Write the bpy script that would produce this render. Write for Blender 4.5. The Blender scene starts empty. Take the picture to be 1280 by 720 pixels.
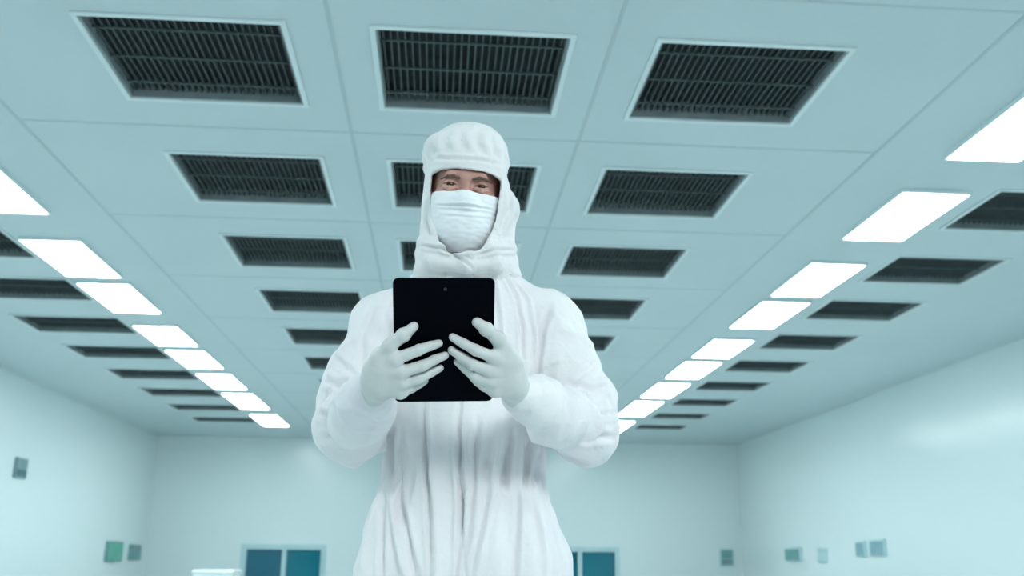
import bpy, math, random
import numpy as np
from mathutils import Vector, Matrix, noise

random.seed(4)
SC = bpy.context.scene
COL = SC.collection
CAMZ = 0.85
H = 2.6                                   # ceiling height above the lens
ZC = CAMZ + H                             # 3.45 m ceiling

# ------------------------------------------------------------------ camera
YAW, PITCH, ROLL, FPX = 0.0739, 0.2740, 0.0075, 1197.8
fw = Vector((math.sin(YAW)*math.cos(PITCH), math.cos(YAW)*math.cos(PITCH), math.sin(PITCH)))
r0 = Vector((math.cos(YAW), -math.sin(YAW), 0)); u0 = r0.cross(fw)
rr = math.cos(ROLL)*r0 + math.sin(ROLL)*u0
uu = -math.sin(ROLL)*r0 + math.cos(ROLL)*u0
cam_d = bpy.data.cameras.new('camera')
cam = bpy.data.objects.new('camera', cam_d); COL.objects.link(cam)
m = Matrix((rr, uu, -fw)).transposed().to_4x4(); m.translation = (0, 0, CAMZ)
cam.matrix_world = m
cam_d.sensor_width = 36.0; cam_d.lens = FPX/1280*36
cam_d.clip_end = 200
cam_d.dof.use_dof = True; cam_d.dof.focus_distance = 1.85; cam_d.dof.aperture_fstop = 4.6
SC.camera = cam

# ------------------------------------------------------------------ world and exposure
w = bpy.data.worlds.new('world'); SC.world = w; w.use_nodes = True
w.node_tree.nodes['Background'].inputs[0].default_value = (0.75, 0.95, 1.0, 1)
w.node_tree.nodes['Background'].inputs[1].default_value = 0.2
SC.view_settings.view_transform = 'Standard'
SC.view_settings.look = 'None'
SC.view_settings.gamma = 1
SC.view_settings.use_curve_mapping = False
SC.view_settings.exposure = 1.02
PANEL_LIGHT = 9.0
PANEL_COL = (0.87, 0.985, 1.0)
kd = bpy.data.lights.new('added_fill_light', 'AREA'); kd.shape = 'RECTANGLE'; kd.size = 1.6; kd.size_y = 1.0  # fill light added to brighten the person; not a lamp of the room
kd.energy = 56; kd.color = (0.93, 0.98, 1.0)
kl = bpy.data.objects.new('added_fill_light', kd); COL.objects.link(kl)
kl.location = (1.4, -2.2, 3.15)
kl.rotation_euler = (Vector((.05, 2.0, 1.3))-kl.location).to_track_quat('-Z', 'Y').to_euler()

# ------------------------------------------------------------------ materials
def mat(name, col, rough=0.5, metal=0.0, spec=0.5, emit=None, strength=0.0, **kw):
    M = bpy.data.materials.new(name); M.use_nodes = True
    b = M.node_tree.nodes['Principled BSDF']
    b.inputs['Base Color'].default_value = (*col, 1)
    b.inputs['Roughness'].default_value = rough
    b.inputs['Metallic'].default_value = metal
    b.inputs['Specular IOR Level'].default_value = spec
    if emit:
        b.inputs['Emission Color'].default_value = (*emit, 1)
        b.inputs['Emission Strength'].default_value = strength
    for k, v in kw.items(): b.inputs[k.replace('_', ' ')].default_value = v
    return M
def noisy(M, c1, c2, scale=3.0, detail=3, bump=0.0, bscale=60, dist=0.0, bdist=0.002):
    """procedural two tone mottling and an optional bump"""
    nt = M.node_tree; b = nt.nodes['Principled BSDF']
    tc = nt.nodes.new('ShaderNodeTexCoord')
    n = nt.nodes.new('ShaderNodeTexNoise'); n.inputs['Scale'].default_value = scale; n.inputs['Detail'].default_value = detail
    nt.links.new(tc.outputs['Object'], n.inputs['Vector'])
    r = nt.nodes.new('ShaderNodeValToRGB')
    r.color_ramp.elements[0].position = 0.35; r.color_ramp.elements[1].position = 0.65
    r.color_ramp.elements[0].color = (*c1, 1); r.color_ramp.elements[1].color = (*c2, 1)
    nt.links.new(n.outputs['Fac'], r.inputs['Fac']); nt.links.new(r.outputs['Color'], b.inputs['Base Color'])
    if bump:
        n2 = nt.nodes.new('ShaderNodeTexNoise'); n2.inputs['Scale'].default_value = bscale; n2.inputs['Detail'].default_value = 4
        n2.inputs['Distortion'].default_value = dist
        nt.links.new(tc.outputs['Object'], n2.inputs['Vector'])
        bp = nt.nodes.new('ShaderNodeBump'); bp.inputs['Strength'].default_value = bump; bp.inputs['Distance'].default_value = bdist
        nt.links.new(n2.outputs['Fac'], bp.inputs['Height']); nt.links.new(bp.outputs['Normal'], b.inputs['Normal'])
    return M
M = {}
M['ceiling'] = noisy(mat('ceiling_paint', (.545, .65, .675), .45), (.535, .64, .665), (.555, .66, .685), .8)
M['seam'] = mat('ceiling_seam', (.46, .56, .59), .6)
M['wall'] = noisy(mat('wall_panel', (.76, .87, .88), .22, spec=.5), (.75, .86, .87), (.77, .88, .89), .3)
M['floor'] = noisy(mat('floor_epoxy', (.60, .68, .69), .25), (.59, .67, .68), (.62, .70, .71), 1.5)
M['trim'] = noisy(mat('vent_trim', (.66, .82, .84), .4), (.66, .77, .79), (.69, .80, .82), 2)
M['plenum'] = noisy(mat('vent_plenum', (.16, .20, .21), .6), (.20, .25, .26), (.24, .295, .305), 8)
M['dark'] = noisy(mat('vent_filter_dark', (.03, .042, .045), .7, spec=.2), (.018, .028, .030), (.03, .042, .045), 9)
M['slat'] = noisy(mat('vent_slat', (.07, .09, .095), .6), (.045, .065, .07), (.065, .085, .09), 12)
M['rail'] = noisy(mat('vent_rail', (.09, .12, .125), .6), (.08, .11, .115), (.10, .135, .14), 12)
M['light'] = mat('light_diffuser', (.9, .95, .95), .4, emit=PANEL_COL, strength=PANEL_LIGHT)
M['lframe'] = noisy(mat('light_frame', (.72, .86, .87), .4), (.70, .85, .86), (.74, .88, .89), 3)
M['wframe'] = noisy(mat('window_frame_paint', (.50, .70, .74), .35), (.48, .68, .72), (.53, .73, .77), 3)
M['blind_dark'] = noisy(mat('teal_blind_dark', (.004, .27, .40), .5), (.003, .24, .36), (.005, .29, .43), 1.2)
M['blind_light'] = noisy(mat('teal_blind_light', (.008, .42, .52), .5), (.006, .38, .49), (.010, .46, .55), 1.2)
M['glass'] = mat('window_glass', (.55, .85, .9), .03, Transmission_Weight=1.0, IOR=1.45)
M['suit'] = noisy(mat('coverall_fabric', (.90, .89, .93), .62, spec=.3, Sheen_Weight=.15), (.82, .795, .835), (.90, .905, .905), 4, bump=.55, bscale=38, dist=1.2, bdist=.004)
M['hood'] = noisy(mat('hood_fabric', (.92, .94, .95), .62, spec=.3, Sheen_Weight=.15), (.79, .80, .805), (.83, .835, .84), 8, bump=.55, bscale=55, dist=1.4, bdist=.003)
M['mask'] = noisy(mat('mask_fabric', (.88, .92, .95), .7, spec=.2), (.87, .91, .94), (.90, .935, .96), 30, bump=.2, bscale=400, bdist=.0006)
M['glove'] = noisy(mat('latex_glove', (.66, .72, .70), .42, spec=.4), (.62, .645, .635), (.69, .71, .70), 22, bump=.35, bscale=90, dist=.8, bdist=.002)
M['skin'] = noisy(mat('skin', (.66, .38, .31), .5, spec=.35, Subsurface_Weight=.08), (.48, .26, .21), (.57, .33, .275), 45, bump=.1, bscale=300, bdist=.0005)
M['brow'] = noisy(mat('brow_hair', (.13, .075, .06), .7), (.10, .06, .045), (.17, .10, .08), 200)
M['eye'] = mat('eye_white', (.34, .30, .29), .2)
M['iris'] = mat('eye_iris', (.035, .022, .016), .15)
M['tablet'] = noisy(mat('tablet_case', (.003, .004, .007), .55, spec=.02), (.0012, .002, .004), (.002, .003, .006), 6)
M['screen'] = mat('tablet_screen', (.01, .012, .015), .08)
M['lens'] = mat('camera_lens_glass', (.03, .035, .04), .1, .3)
M['lensring'] = mat('camera_lens_ring', (.05, .035, .03), .4, .6)
M['shoe'] = noisy(mat('boot_cover', (.82, .84, .86), .6), (.80, .82, .85), (.84, .86, .88), 12)
M['box_grey'] = noisy(mat('grey_plastic', (.20, .34, .36), .5), (.18, .31, .33), (.23, .37, .39), 6)
M['box_dark'] = noisy(mat('dark_teal_plastic', (.07, .17, .19), .5), (.06, .15, .17), (.09, .19, .21), 6)
M['green'] = noisy(mat('green_sign_face', (.10, .45, .33), .4), (.08, .42, .30), (.13, .48, .36), 6)
M['teal_dull'] = noisy(mat('dull_teal_panel', (.17, .38, .38), .5), (.15, .35, .35), (.20, .41, .41), 6)
M['blue_dull'] = noisy(mat('dull_blue_panel', (.26, .44, .50), .5), (.24, .41, .47), (.29, .47, .53), 6)
M['pale'] = noisy(mat('pale_panel', (.50, .72, .75), .5), (.48, .70, .73), (.53, .75, .78), 6)
M['cabinet'] = noisy(mat('cabinet_white', (.85, .93, .93), .3), (.83, .92, .92), (.87, .94, .94), 3)

# ------------------------------------------------------------------ helpers
def link(name, me, parent=None, mats=()):
    for k in mats: me.materials.append(M[k])
    o = bpy.data.objects.new(name, me); COL.objects.link(o)
    if parent: o.parent = parent
    return o
def tag(o, label=None, cat=None, group=None, kind=None):
    if label: o['label'] = label
    if cat: o['category'] = cat
    if group: o['group'] = group
    if kind: o['kind'] = kind
    return o
class MB:
    """collects shapes into one mesh"""
    def __init__(s): s.v, s.f, s.m = [], [], []
    def box(s, a, b, mi=0):
        x0, y0, z0 = a; x1, y1, z1 = b; n = len(s.v)
        s.v += [(x0,y0,z0),(x1,y0,z0),(x1,y1,z0),(x0,y1,z0),(x0,y0,z1),(x1,y0,z1),(x1,y1,z1),(x0,y1,z1)]
        for q in ((0,3,2,1),(4,5,6,7),(0,1,5,4),(1,2,6,5),(2,3,7,6),(3,0,4,7)):
            s.f.append(tuple(n+i for i in q)); s.m.append(mi)
    def quad(s, p, mi=0):
        n = len(s.v); s.v += p; s.f.append(tuple(range(n, n+len(p)))); s.m.append(mi)
    def build(s, name, mats, parent=None, bevel=0, loc=None):
        me = bpy.data.meshes.new(name); me.from_pydata(s.v, [], s.f); me.update()
        o = link(name, me, parent, mats)
        for p, k in zip(me.polygons, s.m): p.material_index = k
        if bevel:
            b = o.modifiers.new('bevel', 'BEVEL'); b.width = bevel; b.segments = 3; b.limit_method = 'ANGLE'
        if loc: o.location = loc
        return o
def empty(name, loc=(0,0,0)):
    o = bpy.data.objects.new(name, None); COL.objects.link(o); o.location = loc; o.empty_display_size = .1
    return o
def copy_tree(o, parent=None):
    c = o.copy(); COL.objects.link(c); c.parent = parent
    for ch in list(o.children): copy_tree(ch, c)
    return c

# ------------------------------------------------------------------ room shell
XL, XR, YB, YF = -2.45*H, 2.70*H, 8.62*H, -9.0
mb = MB(); mb.box((XL-.2, YF-.2, -.2), (XR+.2, YB+.2, 0)); tag(mb.build('floor', ['floor']), kind='structure')
mb = MB(); mb.box((XL-.2, YF, 0), (XL, YB, ZC)); tag(mb.build('wall_left', ['wall']), kind='structure')
mb = MB(); mb.box((XR, YF, 0), (XR+.2, YB, ZC)); tag(mb.build('wall_right', ['wall']), kind='structure')
mb = MB(); mb.box((XL-.2, YF-.2, 0), (XR+.2, YF, ZC)); tag(mb.build('wall_front', ['wall']), kind='structure')
# end wall with two window openings
WZ0, WZ1 = 0.12, 1.09
WIN = [(-4.32, -2.455), (2.30, 4.16)]
mb = MB()
xs = [XL-.2] + [v for wv in WIN for v in wv] + [XR+.2]
for i in range(0, len(xs), 2): mb.box((xs[i], YB, 0), (xs[i+1], YB+.2, ZC))
for a, b in WIN:
    mb.box((a, YB, 0), (b, YB+.2, WZ0)); mb.box((a, YB, WZ1), (b, YB+.2, ZC))
tag(mb.build('wall_back', ['wall']), kind='structure')
for i, (a, b) in enumerate(WIN):
    mb = MB(); t = .13
    mb.box((a, YB-.03, WZ0), (a+t, YB+.1, WZ1)); mb.box((b-t*.85, YB-.03, WZ0), (b, YB+.1, WZ1))
    mb.box((a+t, YB-.03, WZ1-.11), (b-t*.85, YB+.1, WZ1)); mb.box((a+t, YB-.03, WZ0), (b-t*.85, YB+.1, WZ0+.1))
    c = (a+b)/2 + .02
    root = tag(mb.build('window_%d' % (i+1), ['wframe'], bevel=.006), kind='structure')
    mm = MB(); mm.box((c-.05, YB-.02, WZ0+.1), (c+.05, YB+.09, WZ1-.11)); mm.build('mullion', ['wframe'], root)
    for x0, x1 in ((a+t, c-.05), (c+.05, b-t*.85)):
        g = MB(); g.box((x0, YB+.03, WZ0+.1), (x1, YB+.038, WZ1-.11)); g.build('pane', ['glass'], root)
        g = MB(); g.box((x0, YB+.07, WZ0+.1), (x1, YB+.08, WZ1-.11)); tag(g.build('blind', ['blind_dark' if x0 < c-.05 and i == 0 else 'blind_light'], root), 'teal blind behind the pane')

# vent and light layout (metres)
VW, VD = .3868*H, .3451*H
CX = [(-.7188 + i*.5708)*H for i in range(3)]
CY = [(1.6905 + i*.6561)*H for i in range(-1, 7)]
SY = [1.79, 2.40, 3.01, 3.59, 4.20, 4.81, 5.43, 6.07, 6.72, 7.35]
SD = [.32, .32, .31, .31, .31, .30, .30, .29, .27, .25]
LVX = (-1.872*H, -1.425*H); RVX = (1.550*H, 1.930*H)
vents = []          # x0,x1,y0,y1,col,row,type
for c in range(3):
    for k, y in enumerate(CY): vents.append((CX[c], CX[c]+VW, y, y+VD, c, k, 'big'))
for k in range(10):
    vents.append((LVX[0], LVX[1], SY[k]*H, (SY[k]+SD[k])*H, 3, k, 'side'))
    vents.append((RVX[0], RVX[1], SY[k]*H, (SY[k]+SD[k])*H, 4, k, 'side'))
# ceiling: panels between the holes, pieced column by column
def strip(mb, x0, x1, holes):
    y = YF-.2
    for a, b in sorted(holes):
        mb.box((x0, y, ZC), (x1, a, ZC+.02)); y = b
    mb.box((x0, y, ZC), (x1, YB+.2, ZC+.02))
cols = {}
for v in vents: cols.setdefault((v[0], v[1]), []).append((v[2], v[3]))
mb = MB(); x = XL-.2
for (a, b) in sorted(cols):
    strip(mb, x, a, []); strip(mb, a, b, cols[(a, b)]); x = b
strip(mb, x, XR+.2, [])
# sealed joints between the ceiling panels
SEX = [-1.025, -.236, .325, 1.09]
SEY = [1.527 + .6561*k for k in range(-4, 11)]
for sx in SEX: mb.box((sx*H-.011, YF, ZC-.003), (sx*H+.011, YB, ZC+.001), 1)
for k, sy in enumerate(SEY):
    mb.box((SEX[0]*H+.011, sy*H-.007, ZC-.0025), (SEX[-1]*H-.011, sy*H+.007, ZC+.001), 1)
tag(mb.build('ceiling', ['ceiling', 'seam']), kind='structure')

# ------------------------------------------------------------------ air vents
def make_vent(wd, dp, fine):
    root = empty('ceiling_vent')
    f = .030; d = .12
    mb = MB()     # trim flange round the opening
    for a, b in (((-f,-f),(wd+f,0)), ((-f,dp),(wd+f,dp+f)), ((-f,0),(0,dp)), ((wd,0),(wd+f,dp))):
        mb.box((a[0], a[1], -.012), (b[0], b[1], 0))
    mb.build('trim_frame', ['trim'], root, bevel=.002)
    t = .012; mb = MB()   # recessed box
    mb.box((0, 0, 0), (t, dp, d)); mb.box((wd-t, 0, 0), (wd, dp, d))
    mb.box((t, 0, 0), (wd-t, t, d)); mb.box((t, dp-t, 0), (wd-t, dp, d))
    mb.build('recess_box', ['plenum'], root)
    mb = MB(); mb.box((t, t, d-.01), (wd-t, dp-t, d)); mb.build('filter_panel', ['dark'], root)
    mb = MB(); n = 26 if fine else 22   # slats running front to back
    for i in range(n):
        x = t + (wd-2*t)*(i+.5)/n
        mb.box((x-.0035, t, .040), (x+.0035, dp-t, .07))
    mb.build('grille', ['slat'], root)
    for q in (.20, .53, .86):
        mb = MB(); mb.box((t, dp*q-.004, .030), (wd-t, dp*q+.004, .040)); mb.build('rail', ['rail'], root)
    return root
ORD = ['nearest', 'second nearest', 'third nearest', 'fourth nearest', 'fifth nearest', 'sixth nearest', 'seventh nearest', 'eighth nearest', 'ninth nearest', 'farthest']
CN = ['left column left of the person', 'middle column behind the person', 'right column right of the person',
      'column beside the left wall', 'column beside the right wall']
protos = {}
for x0, x1, y0, y1, c, k, ty in vents:
    dim = (round(x1-x0, 3), round(y1-y0, 3))
    if ty == 'big' and k == 0: continue_hidden = True
    if dim not in protos: v = protos[dim] = make_vent(dim[0], dim[1], ty == 'big')
    else: v = copy_tree(protos[dim])
    v.location = (x0, y0, ZC)
    if ty == 'big':
        nm = 'overhead one' if k == 0 else ORD[k-1]
    else: nm = ORD[k]
    tag(v, ('large' if ty == 'big' else 'wide') + ' dark ceiling vent, %s in the %s' % (nm, CN[c]), 'vent', 'large air vents in the middle ceiling' if ty == 'big' else 'air vents beyond the light rows')

# ------------------------------------------------------------------ ceiling lights
LY = [(-.5, 0), (.2, .7), (.95, 1.4), (1.72, 2.188), (2.412, 2.835), (3.09, 3.525), (3.61, 4.07), (4.31, 4.73), (4.84, 5.32), (5.49, 6.01), (6.17, 6.84), (7.11, 7.76)]
def make_light(wd, dp):
    root = empty('ceiling_light')
    f = .016; mb = MB()
    for a, b in (((0,0),(wd,f)), ((0,dp-f),(wd,dp)), ((0,f),(f,dp-f)), ((wd-f,f),(wd,dp-f))):
        mb.box((a[0], a[1], -.03), (b[0], b[1], 0))
    mb.build('housing', ['lframe'], root, bevel=.003)
    mb = MB(); mb.box((f, f, -.026), (wd-f, dp-f, -.004)); mb.build('diffuser', ['light'], root, bevel=.008)
    return root
for side, (xa, xb) in (('left', (-1.397, -1.193)), ('right', (1.268, 1.472))):
    vis = [i for i, (a, b) in enumerate(LY) if a > 1.5]
    for i, (a, b) in enumerate(LY):
        l = make_light((xb-xa)*H, (b-a)*H); l.location = (xa*H, a*H, ZC)
        if i in vis: nm = ORD[:len(vis)-1][vis.index(i)] if i != vis[-1] else 'farthest'
        else: nm = ['rearmost', 'second rearmost', 'third rearmost'][i] + ' behind view'
        tag(l, 'glowing white ceiling light panel, %s in the row on the %s' % (nm, side), 'ceiling light', 'light panels in the %s row' % side)

# ------------------------------------------------------------------ things on the walls
def wall_panel(name, label, cat, side, a0, a1, z0, z1, face, edge, depth=.05, lower=None, group=None, fmat='box_grey'):
    """a framed plate on a side wall (a = y range) or on the end wall (a = x range)"""
    if side == 'left': org = (XL, (a0+a1)/2, z0)
    elif side == 'right': org = (XR, (a0+a1)/2, z0)
    else: org = ((a0+a1)/2, YB, z0)
    L, h = a1-a0, z1-z0; rt = empty(name, org)
    rot = {'left': math.pi/2, 'right': -math.pi/2, 'back': 0}[side]
    rt.rotation_euler = (0, 0, rot)
    t = min(.03, L*.1)
    mb = MB(); mb.box((-L/2, -depth, 0), (L/2, 0, h)); mb.build('backing', [edge], rt, bevel=.008)
    mb = MB(); mb.box((-L/2+t, -depth-.008, h*(.42 if lower else 0)+t*.5), (L/2-t, -depth, h-t)); mb.build('face_plate', [face], rt, bevel=.003)
    if lower:
        mb = MB(); mb.box((-L/2+t, -depth-.012, t), (L/2-t, -depth, h*.42)); tag(mb.build('lower_plate', [lower], rt, bevel=.003), 'darker lower plate')
    tag(rt, label, cat, group)
    return rt
wall_panel('wall_box', 'grey box with a darker foot mounted high on the left wall', 'wall box', 'left', 15.12, 15.5, 1.95, 2.25, 'box_grey', 'box_grey', .05, 'box_dark')
wall_panel('wall_sign', 'green faced panel with grey rim low on the left wall', 'sign', 'left', 19.7, 20.6, .71, 1.09, 'green', 'teal_dull', .06, 'green')
wall_panel('wall_sign', 'small grey panel low on the left wall, nearer the far corner than the green one', 'sign', 'left', 21.15, 21.85, .74, 1.05, 'box_grey', 'teal_dull', .06, 'teal_dull')
wall_panel('wall_sign', 'square teal panel with darker lower half on the end wall at its right corner', 'sign', 'back', 6.48, 6.80, .69, 1.07, 'teal_dull', 'pale', .05, 'box_grey')
wall_panel('wall_sign', 'dull teal panel on the right wall, nearest the far corner', 'sign', 'right', 18.65, 19.5, .82, 1.07, 'teal_dull', 'pale', .05)
wall_panel('wall_sign', 'very pale panel on the right wall beside the dull teal one', 'sign', 'right', 17.42, 17.85, .80, 1.05, 'pale', 'pale', .02)
wall_panel('wall_sign', 'narrow dull blue panel on the right wall, left one of a close pair', 'sign', 'right', 15.75, 16.1, .90, 1.15, 'blue_dull', 'pale', .05)
wall_panel('wall_sign', 'wider dull blue panel on the right wall, right one of a close pair', 'sign', 'right', 15.03, 15.55, .92, 1.17, 'blue_dull', 'pale', .05)
wall_panel('wall_box', 'dark teal box on the right wall at the right edge of the photo', 'wall box', 'right', 10.75, 11.12, 1.05, 1.28, 'box_dark', 'box_grey', .06)
# white cabinet whose top just shows at the bottom
cb = tag(empty('storage_cabinet', (-3.04, 14.2, 0)), 'low white cabinet with rounded top in front of the end wall, left of the person', 'cabinet')
mb = MB(); mb.box((-.27, -.25, .06), (.27, .25, .60)); mb.build('carcass', ['cabinet'], cb, bevel=.01)
mb = MB(); mb.box((-.24, -.22, 0), (.24, .22, .06)); mb.build('plinth', ['box_grey'], cb)
mb = MB(); mb.box((-.29, -.27, .60), (.29, .27, .655)); mb.build('top', ['cabinet'], cb, bevel=.025)
for s in (-1, 1):
    mb = MB(); mb.box((min(s*.005, s*.26), -.268, .08), (max(s*.005, s*.26), -.25, .585)); d = mb.build('door', ['cabinet'], cb, bevel=.003)
    mb = MB(); mb.box((s*.04-.006, -.29, .30), (s*.04+.006, -.268, .42)); mb.build('handle', ['box_grey'], d, bevel=.003)

# ------------------------------------------------------------------ signed distance modelling
def smin(a, b, k):
    if k <= 0: return np.minimum(a, b)
    h = np.maximum(k - np.abs(a-b), 0)/k
    return np.minimum(a, b) - h*h*k*.25
class Field:
    def __init__(s, lo, hi, h):
        s.h = h; s.lo = np.array(lo, float); n = np.ceil((np.array(hi)-s.lo)/h).astype(int)+1
        s.n = n; s.ax = [(s.lo[i]+np.arange(n[i])*h).astype(np.float32) for i in range(3)]
        s.F = np.full(n, .2, np.float32)
    def sub(s, lo, hi):
        sl = []
        for i in range(3):
            a = int(max(0, math.floor((lo[i]-s.lo[i])/s.h))); b = int(min(s.n[i], math.ceil((hi[i]-s.lo[i])/s.h)+1))
            if b <= a: return None
            sl.append(slice(a, b))
        X = s.ax[0][sl[0]][:, None, None]; Y = s.ax[1][sl[1]][None, :, None]; Z = s.ax[2][sl[2]][None, None, :]
        return tuple(sl), X, Y, Z
    def put(s, fn, lo, hi, k=0., op='add'):
        pad = k + 3*s.h
        q = s.sub(np.array(lo)-pad, np.array(hi)+pad)
        if q is None: return
        sl, X, Y, Z = q; d = fn(X, Y, Z)
        if op == 'add': s.F[sl] = smin(s.F[sl], d, k)
        elif op == 'cut': s.F[sl] = -smin(-s.F[sl], d, k)
    def cone(s, a, b, ra, rb, k=0., op='add'):
        a = np.array(a, float); b = np.array(b, float); ab = b-a; L2 = max(ab@ab, 1e-9)
        def fn(X, Y, Z):
            t = np.clip(((X-a[0])*ab[0]+(Y-a[1])*ab[1]+(Z-a[2])*ab[2])/L2, 0, 1)
            return np.sqrt((X-a[0]-t*ab[0])**2+(Y-a[1]-t*ab[1])**2+(Z-a[2]-t*ab[2])**2) - (ra+(rb-ra)*t)
        R = max(ra, rb); s.put(fn, np.minimum(a, b)-R, np.maximum(a, b)+R, k, op)
    def chain(s, pts, rs, k=0., op='add'):
        for i in range(len(pts)-1): s.cone(pts[i], pts[i+1], rs[i], rs[i+1], k, op)
    def ell(s, c, r, k=0., op='add', rot=None):
        c = np.array(c, float); r = np.array(r, float); R = max(r)
        Q = np.eye(3) if rot is None else np.array(rot)
        def fn(X, Y, Z):
            x, y, z = X-c[0], Y-c[1], Z-c[2]
            p = [Q[0][i]*x+Q[1][i]*y+Q[2][i]*z for i in range(3)]
            k0 = np.sqrt((p[0]/r[0])**2+(p[1]/r[1])**2+(p[2]/r[2])**2)
            k1 = np.sqrt((p[0]/r[0]**2)**2+(p[1]/r[1]**2)**2+(p[2]/r[2]**2)**2)
            return k0*(k0-1)/np.maximum(k1, 1e-6)
        ext = R if rot is not None else r
        s.put(fn, c-ext, c+ext, k, op)
    def loft(s, rows, k=0., op='add', grow=0., p=2.0, fold=None):
        """rows: z, cx, cy, a, b"""
        A = np.array(rows, float); A = A[np.argsort(A[:, 0])]
        def fn(X, Y, Z):
            z = np.clip(Z, A[0, 0], A[-1, 0])
            cx, cy, a, b = [smooth_interp(z, A[:, 0], A[:, i]) for i in range(1, 5)]
            a = a+grow; b = b+grow
            dx = (X-cx); dy = (Y-cy)
            rad = (np.abs(dx/a)**p+np.abs(dy/b)**p)**(1/p)
            d = (rad-1)*np.minimum(a, b)*.9
            if fold is not None: d = d - fold(dx/a, dy/b, Z)
            return np.maximum(d, np.maximum(A[0, 0]-grow-Z, Z-A[-1, 0]-grow))
        R = max(A[:, 3].max(), A[:, 4].max())+abs(grow)+.02
        s.put(fn, (A[:, 1].min()-R, A[:, 2].min()-R, A[0, 0]-grow), (A[:, 1].max()+R, A[:, 2].max()+R, A[-1, 0]+grow), k, op)
    def mesh(s):
        return surface_nets(s.F, s.lo, s.h)
def smooth_interp(z, xs, ys):
    # catmull style smoothing through cubic resampling of the table
    xs = np.asarray(xs); ys = np.asarray(ys)
    t = np.linspace(xs[0], xs[-1], 400); y = np.interp(t, xs, ys)
    g = np.exp(-np.linspace(-2, 2, 21)**2); g /= g.sum()
    yp = np.concatenate([np.full(10, y[0]), y, np.full(10, y[-1])]); y = np.convolve(yp, g, 'valid')
    return np.interp(z, t, y).astype(np.float32)
def surface_nets(F, lo, h):
    ins = F < 0; n = F.shape
    c = np.zeros((n[0]-1, n[1]-1, n[2]-1), np.int8)
    for i in (0, 1):
        for j in (0, 1):
            for k in (0, 1): c += ins[i:n[0]-1+i, j:n[1]-1+j, k:n[2]-1+k]
    act = (c > 0) & (c < 8)
    idx = np.full(act.shape, -1, np.int64); I = np.argwhere(act); idx[act] = np.arange(len(I))
    acc = np.zeros((len(I), 3)); cnt = np.zeros(len(I))
    corners = [(i, j, k) for i in (0, 1) for j in (0, 1) for k in (0, 1)]
    vals = {q: F[I[:, 0]+q[0], I[:, 1]+q[1], I[:, 2]+q[2]] for q in corners}
    for q in corners:
        for ax in range(3):
            if q[ax]: continue
            r = list(q); r[ax] = 1; a = vals[q]; b = vals[tuple(r)]
            mk = (a < 0) != (b < 0); t = np.where(mk, a/np.where(mk, a-b, 1), 0)
            p = np.array(q, float)[None, :].repeat(len(I), 0); p[:, ax] = t
            acc[mk] += p[mk]; cnt[mk] += 1
    V = lo + (I + acc/cnt[:, None])*h
    Q = []
    for ax in range(3):
        o = [a for a in range(3) if a != ax]
        s1 = [slice(1, -1)]*3; s2 = [slice(1, -1)]*3
        s1[ax] = slice(0, n[ax]-1); s2[ax] = slice(1, n[ax])
        A = ins[tuple(s1)]; B = ins[tuple(s2)]
        E = np.argwhere(A != B)
        if not len(E): continue
        flip = A[E[:, 0], E[:, 1], E[:, 2]]
        E = E.copy(); E[:, o[0]] += 1; E[:, o[1]] += 1
        def at(d0, d1):
            e = E.copy(); e[:, o[0]] -= d0; e[:, o[1]] -= d1
            return idx[e[:, 0], e[:, 1], e[:, 2]]
        q = np.stack([at(1, 1), at(0, 1), at(0, 0), at(1, 0)], 1)
        if ax == 1: flip = ~flip
        q[~flip] = q[~flip][:, ::-1]
        Q.append(q)
    return V, np.concatenate(Q)
def normals(V, Q):
    n = np.cross(V[Q[:, 2]]-V[Q[:, 0]], V[Q[:, 3]]-V[Q[:, 1]]); N = np.zeros_like(V)
    for i in range(4): np.add.at(N, Q[:, i], n)
    return N/np.maximum(np.linalg.norm(N, axis=1), 1e-12)[:, None]
def relax(V, Q, it=2, lam=.5):
    for _ in range(it):
        S = np.zeros_like(V); c = np.zeros(len(V))
        for i in range(4):
            a, b = Q[:, i], Q[:, (i+1) % 4]
            np.add.at(S, a, V[b]); np.add.at(c, a, 1); np.add.at(S, b, V[a]); np.add.at(c, b, 1)
        V = V + lam*(S/c[:, None]-V)
    return V
def to_mesh(name, parts, mat_keys, parent=None, smooth=True):
    me = bpy.data.meshes.new(name)
    V = np.concatenate([p[0] for p in parts]); off = 0; Q = []
    for v, q in parts: Q.append(q+off); off += len(v)
    Q = np.concatenate(Q)
    me.vertices.add(len(V)); me.vertices.foreach_set('co', V.astype(np.float32).ravel())
    me.loops.add(len(Q)*4); me.loops.foreach_set('vertex_index', Q.astype(np.int32).ravel())
    me.polygons.add(len(Q)); me.polygons.foreach_set('loop_start', np.arange(len(Q), dtype=np.int32)*4)
    me.polygons.foreach_set('use_smooth', np.full(len(Q), smooth))
    me.update(calc_edges=True); me.validate()
    return link(name, me, parent, mat_keys)
def nz(V, sc, seed=0., stretch=(1, 1, 1)):
    out = np.empty(len(V)); st = np.array(stretch)*sc
    P = V*st + seed
    for i, p in enumerate(P): out[i] = noise.noise(Vector(p))
    return out
def ridged(V, sc, seed=0., stretch=(1, 1, 1), warp=.5):
    W = V + warp/sc*np.stack([nz(V, sc*.6, seed+3), nz(V, sc*.6, seed+9), nz(V, sc*.6, seed+17)], 1)
    return 1 - np.abs(nz(W, sc, seed, stretch))*2.6
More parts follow.
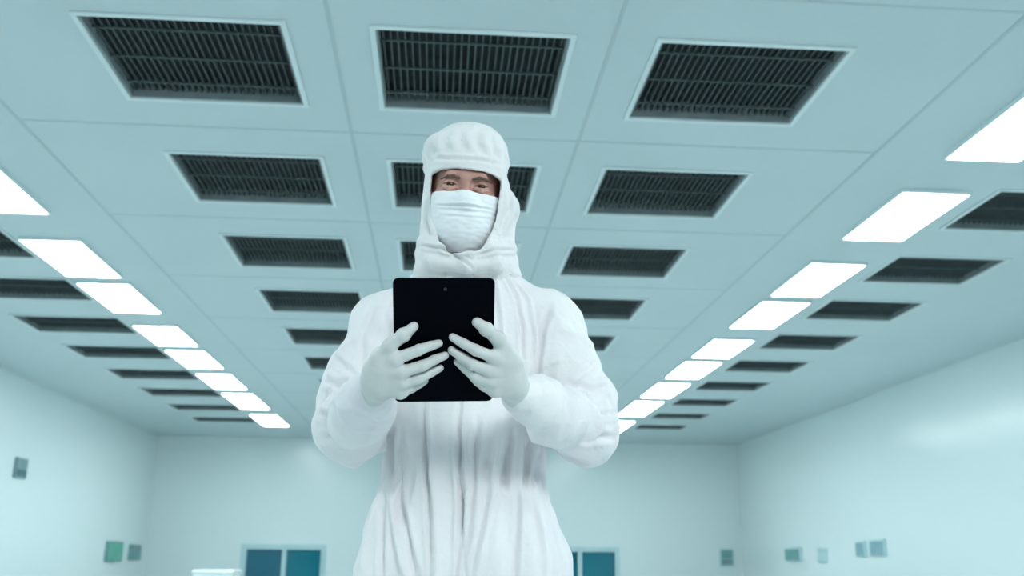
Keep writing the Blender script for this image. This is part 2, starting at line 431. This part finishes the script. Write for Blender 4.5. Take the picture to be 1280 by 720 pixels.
def creases(V, N, lines, front=True):
    """lines: (points in x,z), depth, width: negative depth presses a fold in, positive raises one"""
    D = np.zeros(len(V))
    wgt = np.clip(-N[:, 1]*1.6+.2, 0, 1) if front else 1
    for pts, dep, wd in lines:
        best = np.full(len(V), 1e9); tt = np.zeros(len(V)); n = len(pts)-1
        for i in range(n):
            a = np.array(pts[i]); b = np.array(pts[i+1]); ab = b-a
            P = V[:, [0, 2]]-a; t = np.clip(P@ab/(ab@ab), 0, 1)
            d = np.linalg.norm(P-t[:, None]*ab, axis=1); mk = d < best
            best[mk] = d[mk]; tt[mk] = (i+t[mk])/n
        fade = np.clip(np.minimum(tt, 1-tt)*5, 0, 1)
        D += 1.5*dep*fade*(np.exp(-(best/wd)**2) - .45*np.exp(-((best-1.9*wd)/wd)**2))
    return D*wgt

# ------------------------------------------------------------------ the person
PX, PY = .052, 2.0
person = tag(empty('person', (PX, PY, 0)),
    'person in a white cleanroom coverall, hood, face mask and gloves holding up a tablet', 'person')
OFF = np.array([PX, PY, 0])
def rel(parts): return [(v-OFF, q) for v, q in parts]

# tablet frame
TC = np.array([.003, 1.615, 1.206]); TX = np.array([.99955, 0, .02999])
TU = np.array([-.02474, -.56486, .82482]); TN = np.array([.01694, -.82519, -.56460])
def T3(s, t, o): return TC + TX*s + TU*t + TN*o
HANDS = {
 'right': dict(wrist=(-.1270, -.108, -.028),
   thumb=[(-.1220,-.0533,-.004),(-.1085,-.0256,.005),(-.0925,-.001,.0145),(-.069,.0175,.0125),(-.0514,.0311,.0082)],
   index=[(-.1080,-.041,.008),(-.0810,-.0216,.0225),(-.042,-.0059,.022),(-.0232,-.0025,.0125),(-.0082,.0000,.0072)],
   middle=[(-.1095,-.0529,.008),(-.0720,-.046,.0245),(-.0368,-.0345,.0235),(-.0164,-.0282,.0130),(.0014,-.0225,.0073)],
   ring=[(-.1095,-.0709,.008),(-.0690,-.0665,.0235),(-.0424,-.0586,.022),(-.0219,-.0519,.0120),(-.0068,-.0462,.0070)],
   pinky=[(-.1110,-.0853,.006),(-.0745,-.0861,.0200),(-.055,-.0788,.0175),(-.0413,-.0738,.0125),(-.0323,-.0705,.0064)]),
 'left': dict(wrist=(.1340, -.112, -.028),
   thumb=[(.1188,-.0448,-.004),(.1042,-.0183,.004),(.0931,.0088,.012),(.072,.0275,.0125),(.0556,.0389,.0082)],
   index=[(.1133,-.0368,.008),(.086,-.0214,.020),(.0536,-.007,.022),(.0326,.0021,.0125),(.0149,.0109,.0072)],
   middle=[(.1123,-.0549,.008),(.0781,-.0443,.022),(.0491,-.0335,.0235),(.0301,-.0236,.013),(.0130,-.0125,.0073)],
   ring=[(.1155,-.0701,.008),(.0799,-.0665,.021),(.0521,-.0555,.022),(.0357,-.0450,.012),(.0224,-.0346,.0070)],
   pinky=[(.119,-.0846,.005),(.0874,-.0864,.017),(.0692,-.0778,.0175),(.0582,-.0708,.0125),(.0471,-.0630,.0064)])}
RAD = dict(thumb=(.017, .0150, .0122, .0106, .0084), index=(.0120, .0105, .0095, .0086, .0068), middle=(.0120, .0105, .0096, .0086, .0068),
           ring=(.0120, .0100, .0090, .0080, .0063), pinky=(.0110, .0092, .0076, .0068, .0056))
ELB = {'right': np.array([-.176, 1.935, 1.098]), 'left': np.array([.293, 1.935, 1.104])}
SHO = {'right': np.array([-.125, 2.0, 1.322]), 'left': np.array([.231, 2.0, 1.334])}
def hand_field(side, grow, h):
    hd = HANDS[side]; P = {k: [T3(*q) for q in v] for k, v in hd.items() if k != 'wrist'}; Wr = T3(*hd['wrist'])
    allp = np.array([p for v in P.values() for p in v]+[Wr]); el = ELB[side]
    cuff = Wr + (el-Wr)/np.linalg.norm(el-Wr)*.075
    allp = np.vstack([allp, cuff])
    f = Field(allp.min(0)-.05, allp.max(0)+.05, h)
    # palm: metacarpals fanned from the wrist
    for nme in ('index', 'middle', 'ring', 'pinky'):
        a = P[nme]; w0 = Wr + (a[1]-Wr)*.12 + (a[0]-P['middle'][0])*.45
        f.cone(w0, a[0], .0165+grow, .0145+grow, .014); f.cone(a[0], a[1], .0150+grow, .0112+grow, .012)
    f.cone(Wr, P['thumb'][0], .019+grow, .0165+grow, .016)
    f.chain(P['thumb'][:3], [.0165+grow, .0145+grow, .0118+grow], .012)
    pc = (P['middle'][0]+P['ring'][0]+Wr)/3 - TN*-.002
    f.ell(pc, (.026+grow, .020+grow, .030+grow), .010)
    f.cone(Wr, cuff, .0255+grow, .031+grow, .012)
    g = np.full(f.n, .2, np.float32)
    base = f.F
    for nme in ('thumb', 'index', 'middle', 'ring', 'pinky'):
        f.F = np.full(f.n, .2, np.float32)
        a = P[nme]; r = [q+grow for q in RAD[nme]]; st = 2 if nme == 'thumb' else 1
        f.chain(a[st:], r[st:], .0012)
        # knuckle swellings
        f.ell(a[2] if st == 1 else a[3], (r[2]*1.06,)*3, .002)
        g = np.minimum(g, f.F)
    f.F = smin(base, g, .006)
    return f, Wr, cuff

# ---- body: one skin mesh under the clothes
bf = Field((-.36, 1.62, -.01), (.46, 2.2, 1.56), .008)
bf.loft([(.80, PX, 2.0, .165, .105), (.92, PX, 2.0, .15, .10), (1.02, PX, 2.0, .13, .09), (1.18, PX, 2.0, .145, .10), (1.32, PX, 2.0, .155, .09), (1.40, PX, 2.0, .10, .07), (1.43, PX, 2.0, .06, .055)], p=2.3)
bf.cone((.045, 2.0, 1.36), (.043, 1.985, 1.52), .06, .055, .03)
for sd, sx in (('right', -1), ('left', 1)):
    wr = T3(*HANDS[sd]['wrist'])
    bf.cone(SHO[sd], ELB[sd], .047, .038, .03); bf.cone(ELB[sd], wr, .038, .024, .02)
    hip = (PX+sx*.088, 2.0, .86)
    bf.cone(hip, (PX+sx*.10, 1.985, .47), .078, .055, .04)
    bf.cone((PX+sx*.10, 1.985, .47), (PX+sx*.105, 2.01, .09), .052, .034, .02)
    bf.cone((PX+sx*.105, 2.03, .05), (PX+sx*.12, 1.86, .04), .032, .026, .02)
bv, bq = bf.mesh(); bv = relax(bv, bq, 2)
body_parts = [(bv, bq)]
# head, in its own frame, then tilted
HC = np.array([.0405, 1.965, 1.598])
ca, sa = math.cos(.13), math.sin(.13); cr, sr = math.cos(.055), math.sin(.055)
RXm = np.array([[1, 0, 0], [0, ca, -sa], [0, sa, ca]]); RYm = np.array([[cr, 0, sr], [0, 1, 0], [-sr, 0, cr]])
HR = RYm@RXm
def head_place(V): return V@HR.T + HC
def head_core(f, g=0.):
    f.ell((0, .005, .032), (.073+g, .092+g, .092+g))
    f.ell((0, -.018, -.045), (.058+g, .070+g, .068+g), .03)
    f.ell((0, -.050, -.080), (.030+g, .038+g, .026+g), .03)
    for s in (-1, 1): f.ell((s*.038, -.058, -.012), (.028+g, .026+g, .026+g), .02)
    f.cone((0, -.084, .022), (0, -.108, -.022), .0075+g, .0115+g, .012)
    for s in (-1, 1): f.ell((s*.010, -.100, -.026), (.010+g, .010+g, .008+g), .006)
hf = Field((-.10, -.14, -.14), (.10, .12, .14), .0018)
head_core(hf)
hf.cone((-.034, -.0795, .034), (.034, -.0795, .034), .010, .010, .014)     # brow
for s in (-1, 1):
    hf.ell((s*.033, -.096, .013), (.019, .013, .0125), .012, 'cut')      # socket
    hf.ell((s*.033, -.0775, .013), (.0145, .0135, .0135), .006)          # lids over the eyeball
    hf.chain([(s*.020, -.087, .006), (s*.032, -.0890, .0015), (s*.045, -.083, .006)], [.0025, .0032, .0025], .009)
    hf.ell((s*.033, -.0925, .0125), (.0132, .010, .0030), .001, 'cut')   # eye slit
    hf.ell((s*.076, .008, .0), (.008, .020, .030), .006)                  # ear
hf.chain([(-.024, -.088, -.055), (0, -.096, -.054), (.024, -.088, -.055)], [.004, .0055, .004], .006)
hf.chain([(-.020, -.088, -.066), (0, -.093, -.067), (.020, -.088, -.066)], [.004, .006, .004], .006)
hf.chain([(-.022, -.095, -.0605), (0, -.102, -.0605), (.022, -.095, -.0605)], [.001, .0015, .001], .001, 'cut')
hf.cone((0, .01, -.06), (0, .02, -.14), .052, .052, .02)
hv, hq = hf.mesh(); hv = relax(hv, hq, 1, .4)
body_parts.append((head_place(hv), hq))
for sd in ('right', 'left'):
    f, _, _ = hand_field(sd, -.0022, .0022)
    v, q = f.mesh(); body_parts.append((relax(v, q, 1), q))
body = to_mesh('body', rel(body_parts), ['skin'], person)
# eyes and brows
for s in (-1, 1):
    ef = Field((s*.033-.02, -.1, 0), (s*.033+.02, -.05, .04), .001)
    ef.ell((s*.033, -.0775, .0128), (.0122, .0122, .0122))
    v, q = ef.mesh(); e = to_mesh('eye', rel([(head_place(v), q)]), ['eye'], person)
    ef = Field((s*.033-.01, -.1, .005), (s*.033+.01, -.08, .035), .0006)
    ef.ell((s*.033, -.0878, .0125), (.0072, .0024, .0062))
    v, q = ef.mesh(); tag(to_mesh('iris', rel([(head_place(v), q)]), ['iris'], e), 'dark iris')
    ef = Field((s*.034-.04, -.12, .01), (s*.034+.04, -.06, .07), .001)
    pts = [(s*.015, -.0930, .0265), (s*.027, -.0935, .0295), (s*.040, -.0880, .0295), (s*.054, -.0755, .0245)]
    ef.chain(pts, [.0026, .0031, .0027, .0014], .002)
    v, q = ef.mesh(); v = v + normals(v, q)*(nz(v, 400)*.0006)[:, None]
    tag(to_mesh('eyebrow', rel([(head_place(v), q)]), ['brow'], person), 'dark brown eyebrow')
    ef = Field((s*.033-.025, -.12, -.01), (s*.033+.025, -.06, .035), .0005)
    ef.chain([(s*.0195, -.0875, .0130), (s*.027, -.0912, .0160), (s*.036, -.0912, .0163), (s*.0475, -.0845, .0135)], [.0006, .0011, .0012, .0008], .0)
    v, q = ef.mesh(); to_mesh('eyelashes', rel([(head_place(v), q)]), ['brow'], person)

# ---- face mask: a bulging pleated cover from nose bridge to chin
mf = Field((-.085, -.15, -.145), (.085, .0, .03), .0016)
head_core(mf, .0065)
mf.ell((0, -.048, -.056), (.069, .064, .082), .02)
X, Y, Z = mf.ax[0][:, None, None], mf.ax[1][None, :, None], mf.ax[2][None, None, :]
pleat = np.zeros_like(Z+X)
for zc, am, bow in ((-.028, .0032, .05), (-.037, .0022, .06), (-.050, .0016, .07)):
    zz = Z - (zc - .006 + np.abs(X)**2*bow*22)
    pleat = pleat + am*np.exp(-(zz/.0022)**2) - am*.8*np.exp(-((zz+.0045)/.0030)**2)
S = mf.F - pleat*np.clip((.062-np.abs(X))/.02, 0, 1)
edge = np.maximum.reduce([np.abs(X)-np.interp(Z, [-.13, -.10, -.04, 0.01], [.040, .060, .070, .070]).astype(np.float32)+0*Y,
                          (Z-(-.004+.001*np.exp(-(X/.02)**2)))+0*Y, (-.128-Z)+0*(X+Y), (Y+.012)+0*(X+Z)])
mf.F = np.maximum(np.maximum(S, -(S+.0045)), edge).astype(np.float32)
v, q = mf.mesh(); v = relax(v, q, 1, .4)
v = v + normals(v, q)*(nz(v, 60, 4, (1, 1, 2.5))*.0012)[:, None]
tag(to_mesh('face_mask', rel([(head_place(v), q)]), ['mask'], person), 'pleated white face mask')

# ---- hood
HOODR = [(1.36, .048, 2.0, .10, .08), (1.43, .048, 1.99, .118, .108), (1.46, .047, 1.983, .106, .106), (1.485, .047, 1.98, .101, .108), (1.52, .049, 1.98, .100, .112), (1.56, .052, 1.98, .102, .115), (1.585, .052, 1.98, .103, .117), (1.62, .047, 1.98, .096, .118),
         (1.65, .043, 1.98, .091, .119), (1.668, .042, 1.98, .089, .118), (1.69, .042, 1.98, .095, .122), (1.715, .042, 1.98, .092, .118), (1.738, .046, 1.98, .079, .104), (1.757, .048, 1.98, .060, .080), (1.769, .048, 1.98, .032, .045)]
gf = Field((-.11, 1.83, 1.35), (.21, 2.14, 1.79), .0028)
def hood_fold(nx, ny, Z):
    th = np.arctan2(nx, -ny)
    puff = np.clip((Z-1.665)/.02, 0, 1)*np.clip((1.76-Z)/.03, 0, 1)
    return (.0028*np.sin(th*17+np.sin(Z*60)*1.2)*puff*np.clip((1.735-Z)/.04, .15, 1) + .0028*np.sin(th*5+Z*22)*np.clip((1.62-Z)/.05, 0, 1)).astype(np.float32)
gf.loft(HOODR, fold=hood_fold, p=2.25)
# bunched cloth round the neck
gf.chain([(-.042, 1.935, 1.488), (.00, 1.884, 1.458), (.048, 1.870, 1.447), (.095, 1.884, 1.455), (.134, 1.93, 1.480)], [.016, .014, .012, .014, .018], .012)
gf.chain([(-.046, 1.95, 1.468), (-.015, 1.888, 1.432), (.045, 1.872, 1.420), (.105, 1.888, 1.430), (.140, 1.95, 1.458)], [.016, .014, .013, .014, .016], .010)
gf.ell((.141, 1.95, 1.575), (.014, .04, .018), .02)
gf.ell((-.020, 1.95, 1.706), (.032, .07, .028), .012)
outer = gf.F.copy()
inner = Field((-.11, 1.83, 1.35), (.21, 2.14, 1.79), .0028); inner.loft(HOODR, grow=-.007, p=2.25)
Xg, Yg, Zg = gf.ax[0][:, None, None], gf.ax[1][None, :, None], gf.ax[2][None, None, :]
xc = .0405 + (Zg-1.6)*.02
wz = np.interp(Zg, [1.44, 1.455, 1.48, 1.53, 1.60, 1.64], [.020, .034, .050, .065, .0745, .0735]).astype(np.float32)
ztop = 1.6315 - (Xg-.042)*.10 - ((Xg-.042)/.07)**4*.002
op = smin(-(np.abs(Xg-xc)-wz)+0*Yg, (ztop-Zg)+0*Yg, .005); op = smin(op, (Zg-1.449)+0*Xg+0*Yg, .012); op = -np.minimum(op, 1.95-Yg+0*Xg)
F = np.maximum(outer, -inner.F); gf.F = np.maximum(F, -op).astype(np.float32)
v, q = gf.mesh(); v = relax(v, q, 1, .5)
N = normals(v, q)
d = ridged(v, 16, 2, (1, 1, .8))*.0022*np.clip((1.66-v[:, 2])/.04, .25, 1) + nz(v, 45, 7)*.0012 + nz(v, 90, 3, (1, 1, .5))*.0008*(v[:, 2] > 1.65)
d += creases(v, N, [([(-.035, 1.60), (-.042, 1.54), (-.030, 1.49)], -.004, .004), ([(.128, 1.62), (.135, 1.56), (.112, 1.50)], -.004, .004),
                    ([(-.05, 1.478), (.0, 1.452), (.05, 1.448)], -.004, .003), ([(.15, 1.476), (.1, 1.455), (.06, 1.44)], -.004, .003),
                    ([(-.02, 1.468), (.03, 1.436), (.06, 1.41)], -.003, .003), ([(-.035, 1.668), (.0, 1.655), (.042, 1.652), (.09, 1.652), (.125, 1.66)], -.0035, .004)])
v = v + N*d[:, None]
tag(to_mesh('hood', rel([(v, q)]), ['hood'], person), 'white elastic-gathered hood')

# ---- coverall
cf = Field((-.32, 1.62, .04), (.42, 2.20, 1.50), .0041)
TR = [(.78, PX+.014, 2.0, .200, .145), (.845, PX+.011, 2.0, .201, .146), (.90, PX, 2.0, .196, .140), (.95, PX, 2.0, .182, .132), (.985, PX, 2.0, .169, .124), (1.0, PX, 2.0, .164, .121), (1.02, PX, 2.0, .166, .123),
      (1.08, PX, 2.0, .168, .130), (1.15, PX, 2.0, .170, .132), (1.25, PX, 2.0, .172, .128), (1.32, PX+.002, 2.0, .172, .118), (1.37, PX+.002, 2.0, .142, .108), (1.40, PX, 2.0, .120, .102), (1.425, PX-.002, 2.0, .108, .103), (1.45, PX-.004, 1.995, .100, .106)]
def body_fold(nx, ny, Z):
    th = np.arctan2(nx, -ny)
    fr = np.clip(-ny*1.4+.2, 0, 1)
    amp = np.interp(Z, [.75, .95, 1.0, 1.03, 1.12, 1.25, 1.33], [.006, .0035, .0015, .002, .003, .0015, 0]).astype(np.float32)
    ph = np.sin(th*9 + np.sin(Z*7+th*3)*.8) + .55*np.sin(th*21+1.3+np.sin(Z*11)*.6)
    return (amp*fr*ph + .003*np.sin(th*26+Z*4)*np.exp(-((Z-1.0)/.03)**2)).astype(np.float32)
cf.loft(TR, fold=body_fold, p=2.2)
for sd, sx in (('right', -1), ('left', 1)):
    S0, E0 = SHO[sd], ELB[sd]; Wr = T3(*HANDS[sd]['wrist'])
    dirw = (Wr-E0)/np.linalg.norm(Wr-E0)
    cf.cone(np.array([PX+sx*.050, 2.0, 1.402]), S0, .054, .062, .04)
    cf.cone(S0, S0*.5+E0*.5, .064, .071, .03)
    cf.cone(S0*.5+E0*.5, E0, .070, .061, .03)
    cf.ell(E0+np.array([sx*.002, 0, .055]), (.064, .062, .06), .03)
    cf.ell(E0+np.array([-sx*-.004, -.02, -.012]), (.058, .072, .062), .03)
    mid = E0*.5+Wr*.5+np.array([0, 0, -.006])
    cf.cone(E0, mid, .060, .055, .03)
    cuff = Wr-dirw*.020
    cf.cone(mid, cuff-dirw*.030, .055, .045, .02)
    cf.cone(cuff-dirw*.030, cuff+dirw*.004, .044, .0335, .008)
    cf.cone(cuff+dirw*.006, cuff+dirw*.014, .0335, .035, .004)
    hip = (PX+sx*.098, 2.0, .80)
    cf.cone(hip, (PX+sx*.112, 1.985, .47), .115, .092, .03); cf.cone((PX+sx*.112, 1.985, .47), (PX+sx*.115, 2.01, .13), .090, .072, .02)
# hollow for the hood and neck, hands and head opening are left to the parts that fill them
v, q = cf.mesh(); v = relax(v, q, 1, .5)
N = normals(v, q)
front = np.clip(-N[:, 1]*1.6+.2, 0, 1)
x, z = v[:, 0], v[:, 2]
arm = np.clip((np.abs(x-PX)-.15)/.03, 0, 1)
fore = np.clip((1.850-v[:, 1])/.02, 0, 1)*(z > 1.0)
d = nz(v, 11, 5)*.004 + ridged(v, 11, 8, (1, 1, .55))*.0055*np.maximum(np.maximum(arm, fore), .3) + ridged(v, 24, 21, (1, 1, .8))*.0016*np.maximum(arm, fore)
d -= .002
for sd, sx in (('right', -1), ('left', 1)):   # compression folds round the sleeves
    S0, E0 = SHO[sd], ELB[sd]; Wr = T3(*HANDS[sd]['wrist'])
    for A, B, fq, am, tw in ((S0, E0, 15, .0046, 2.2), (E0, Wr, 22, .0062, 1.3)):
        ax = B-A; L = np.linalg.norm(ax); ax = ax/L; P = v-A; t = P@ax
        e1 = np.cross(ax, [0, 1, .3]); e1 /= np.linalg.norm(e1); e2 = np.cross(ax, e1)
        a1, a2 = P@e1, P@e2; rad = np.hypot(a1, a2)+1e-6
        wgt = np.clip((t+.02)/.05, 0, 1)*np.clip((L+.0-t)/.04, 0, 1)*(rad < .12)*((v[:, 0]-PX)*sx > .10 if A is S0 else fore+((v[:, 0]-PX)*sx > .15) > .3)
        Q3 = np.stack([t*fq, a1/rad*tw*.7+t*fq*.25, a2/rad*tw*.7], 1)
        W3 = Q3 + .55*np.stack([nz(Q3, .6, 5+sx), nz(Q3, .6, 15), nz(Q3, .6, 25)], 1)
        d += am*wgt*((1-np.abs(nz(W3, 1.0, 3.3*sx))*3.4)*.6 + nz(W3, .45, 1.7)*.7)
# front placket with its stitched edges
pc = np.interp(z, [.75, .85, 1.1, 1.25, 1.42], [.024, .018, .001, .010, .035]); pw = .0285
pl = 1/(1+np.exp((np.abs(x-pc)-pw)/.0012))
d += pl*.0075*(z < 1.42)*(np.abs(v[:, 0]-PX) < .1)*(v[:, 1] < 1.95)
d -= .0045*np.exp(-((np.abs(x-pc)-pw-.005)/.0035)**2)*front*(fore < .1)
d += creases(v, N, [
    # raglan and zip side folds of the chest
    ([(.122, 1.43), (.150, 1.37), (.162, 1.30), (.165, 1.20)], -.0055, .004), ([(.138, 1.425), (.180, 1.37), (.192, 1.29), (.190, 1.20)], .004, .004),
    ([(.100, 1.42), (.112, 1.33), (.118, 1.24)], -.004, .004), ([(.225, 1.36), (.205, 1.30), (.195, 1.22), (.20, 1.16)], -.006, .006),
    ([(-.02, 1.43), (-.06, 1.38), (-.085, 1.31), (-.10, 1.24)], -.005, .005), ([(-.05, 1.42), (-.10, 1.36), (-.12, 1.29)], .004, .005),
    ([(-.115, 1.33), (-.105, 1.26), (-.11, 1.18)], -.006, .006), ([(-.14, 1.36), (-.16, 1.28), (-.155, 1.20)], -.004, .006),
    # sleeves
    ([(-.24, 1.19), (-.20, 1.17), (-.16, 1.175)], -.005, .007), ([(-.245, 1.12), (-.20, 1.10), (-.15, 1.115)], -.006, .006),
    ([(-.235, 1.07), (-.18, 1.06), (-.13, 1.09)], -.006, .006), ([(-.15, 1.15), (-.17, 1.11), (-.20, 1.05)], .005, .007), ([(-.22, 1.24), (-.18, 1.20), (-.14, 1.15)], -.004, .006),
    ([(.35, 1.19), (.30, 1.17), (.25, 1.18)], -.005, .007), ([(.36, 1.13), (.30, 1.115), (.24, 1.135)], -.006, .006), ([(.345, 1.08), (.28, 1.07), (.22, 1.10)], -.006, .006),
    ([(.24, 1.16), (.27, 1.12), (.31, 1.06)], .005, .007), ([(.33, 1.25), (.29, 1.21), (.24, 1.16)], -.004, .006), ([(.20, 1.15), (.26, 1.145), (.31, 1.165)], .005, .006),
    # pleats of the belly and skirt
    ([(-.031, 1.13), (-.018, .97), (-.006, .80)], -.0075, .0048), ([(.033, 1.12), (.046, .93), (.038, .80)], -.006, .0048), ([(.077, 1.12), (.068, 1.0), (.056, .85)], -.006, .005),
    ([(.125, 1.12), (.100, .97), (.068, .80)], .006, .007), ([(.102, 1.0), (.084, .90), (.062, .80)], -.008, .006), ([(.145, 1.10), (.135, 1.04), (.125, .96)], -.008, .006),
    ([(.156, .985), (.152, .90), (.145, .79)], -.005, .005), ([(-.080, 1.11), (-.074, .95), (-.050, .86), (-.028, .79)], -.007, .0055), ([(-.101, .995), (-.080, .90), (-.052, .79)], .006, .006),
    ([(-.110, .95), (-.106, .88), (-.100, .79)], -.0055, .005), ([(-.134, .95), (-.147, .88), (-.157, .80)], -.005, .006), ([(.176, 1.08), (.174, 1.03), (.170, .97)], -.008, .006),
    ([(.204, 1.06), (.192, 1.02), (.180, .97)], -.007, .006), ([(-.099, 1.11), (-.094, 1.05), (-.090, .99)], -.0075, .006), ([(.19, .97), (.205, .90), (.21, .80)], .004, .007)])*(fore < .35)
v = v + N*d[:, None]
suit = tag(to_mesh('coverall', rel([(v, q)]), ['suit'], person), 'loose white coverall gathered at the waist')
for sx in (-1, 1):
    bt = Field((PX+sx*.12-.09, 1.75, -.005), (PX+sx*.12+.09, 2.16, .26), .005)
    cx = PX+sx*.12
    bt.chain([(cx-sx*.004, 2.02, .22), (cx, 2.025, .08)], [.066, .052], .02); bt.cone((cx, 2.04, .05), (cx+sx*.015, 1.85, .042), .050, .044, .03)
    Zb = bt.ax[2][None, None, :]
    bt.F = np.maximum(bt.F, .004-Zb).astype(np.float32)
    v, q = bt.mesh(); to_mesh('boot_cover', rel([(relax(v, q, 1), q)]), ['shoe'], person)
# ---- gloves
for sd in ('right', 'left'):
    f, Wr, cuff = hand_field(sd, 0., .0016)
    v, q = f.mesh(); v = relax(v, q, 1, .5); N = normals(v, q)
    dw = np.linalg.norm(v-Wr, axis=1)
    d = nz(v, 55, 2)*.0009 + ridged(v, 40, 6)*.0011*np.clip(1-dw/.07, .15, 1)
    v = v + N*d[:, None]
    to_mesh('glove', rel([(v, q)]), ['glove'], person)

# ------------------------------------------------------------------ tablet (held, so a thing of its own)
tab = tag(empty('tablet', tuple(TC)), 'black tablet held upright in both gloved hands, its back to the camera', 'tablet')
R = Matrix((TX, TU, TN)).transposed()
tab.rotation_euler = R.to_euler()
def rounded_slab(w_, h_, r_, z0, z1, n=8):
    pts = []
    for cx, cy, a0 in ((w_/2-r_, h_/2-r_, 0), (-w_/2+r_, h_/2-r_, 90), (-w_/2+r_, -h_/2+r_, 180), (w_/2-r_, -h_/2+r_, 270)):
        for i in range(n+1):
            a = math.radians(a0+90*i/n); pts.append((cx+r_*math.cos(a), cy+r_*math.sin(a)))
    k = len(pts); vs = [(x_, y_, z0) for x_, y_ in pts]+[(x_, y_, z1) for x_, y_ in pts]
    fs = [tuple(range(k-1, -1, -1)), tuple(range(k, 2*k))]+[(i, (i+1) % k, k+(i+1) % k, k+i) for i in range(k)]
    return vs, fs
def slab(name, args, mk, parent, bevel=0, loc=(0, 0, 0)):
    vs, fs = rounded_slab(*args); me = bpy.data.meshes.new(name); me.from_pydata(vs, [], fs); me.update()
    o = link(name, me, parent, [mk]); o.location = loc
    if bevel:
        b = o.modifiers.new('bevel', 'BEVEL'); b.width = bevel; b.segments = 4; b.limit_method = 'ANGLE'
    return o
slab('casing', (.172, .228, .010, -.0075, 0.0), 'tablet', tab, .0022)
slab('screen', (.166, .222, .008, -.0080, -.0073), 'screen', tab)
ring = slab('camera_lens', (.0055, .0055, .0027, 0.0, .0011), 'lensring', tab, .0003, (.002, .0955, 0))
slab('lens_glass', (.0030, .0030, .0014, .0009, .0013), 'lens', ring)
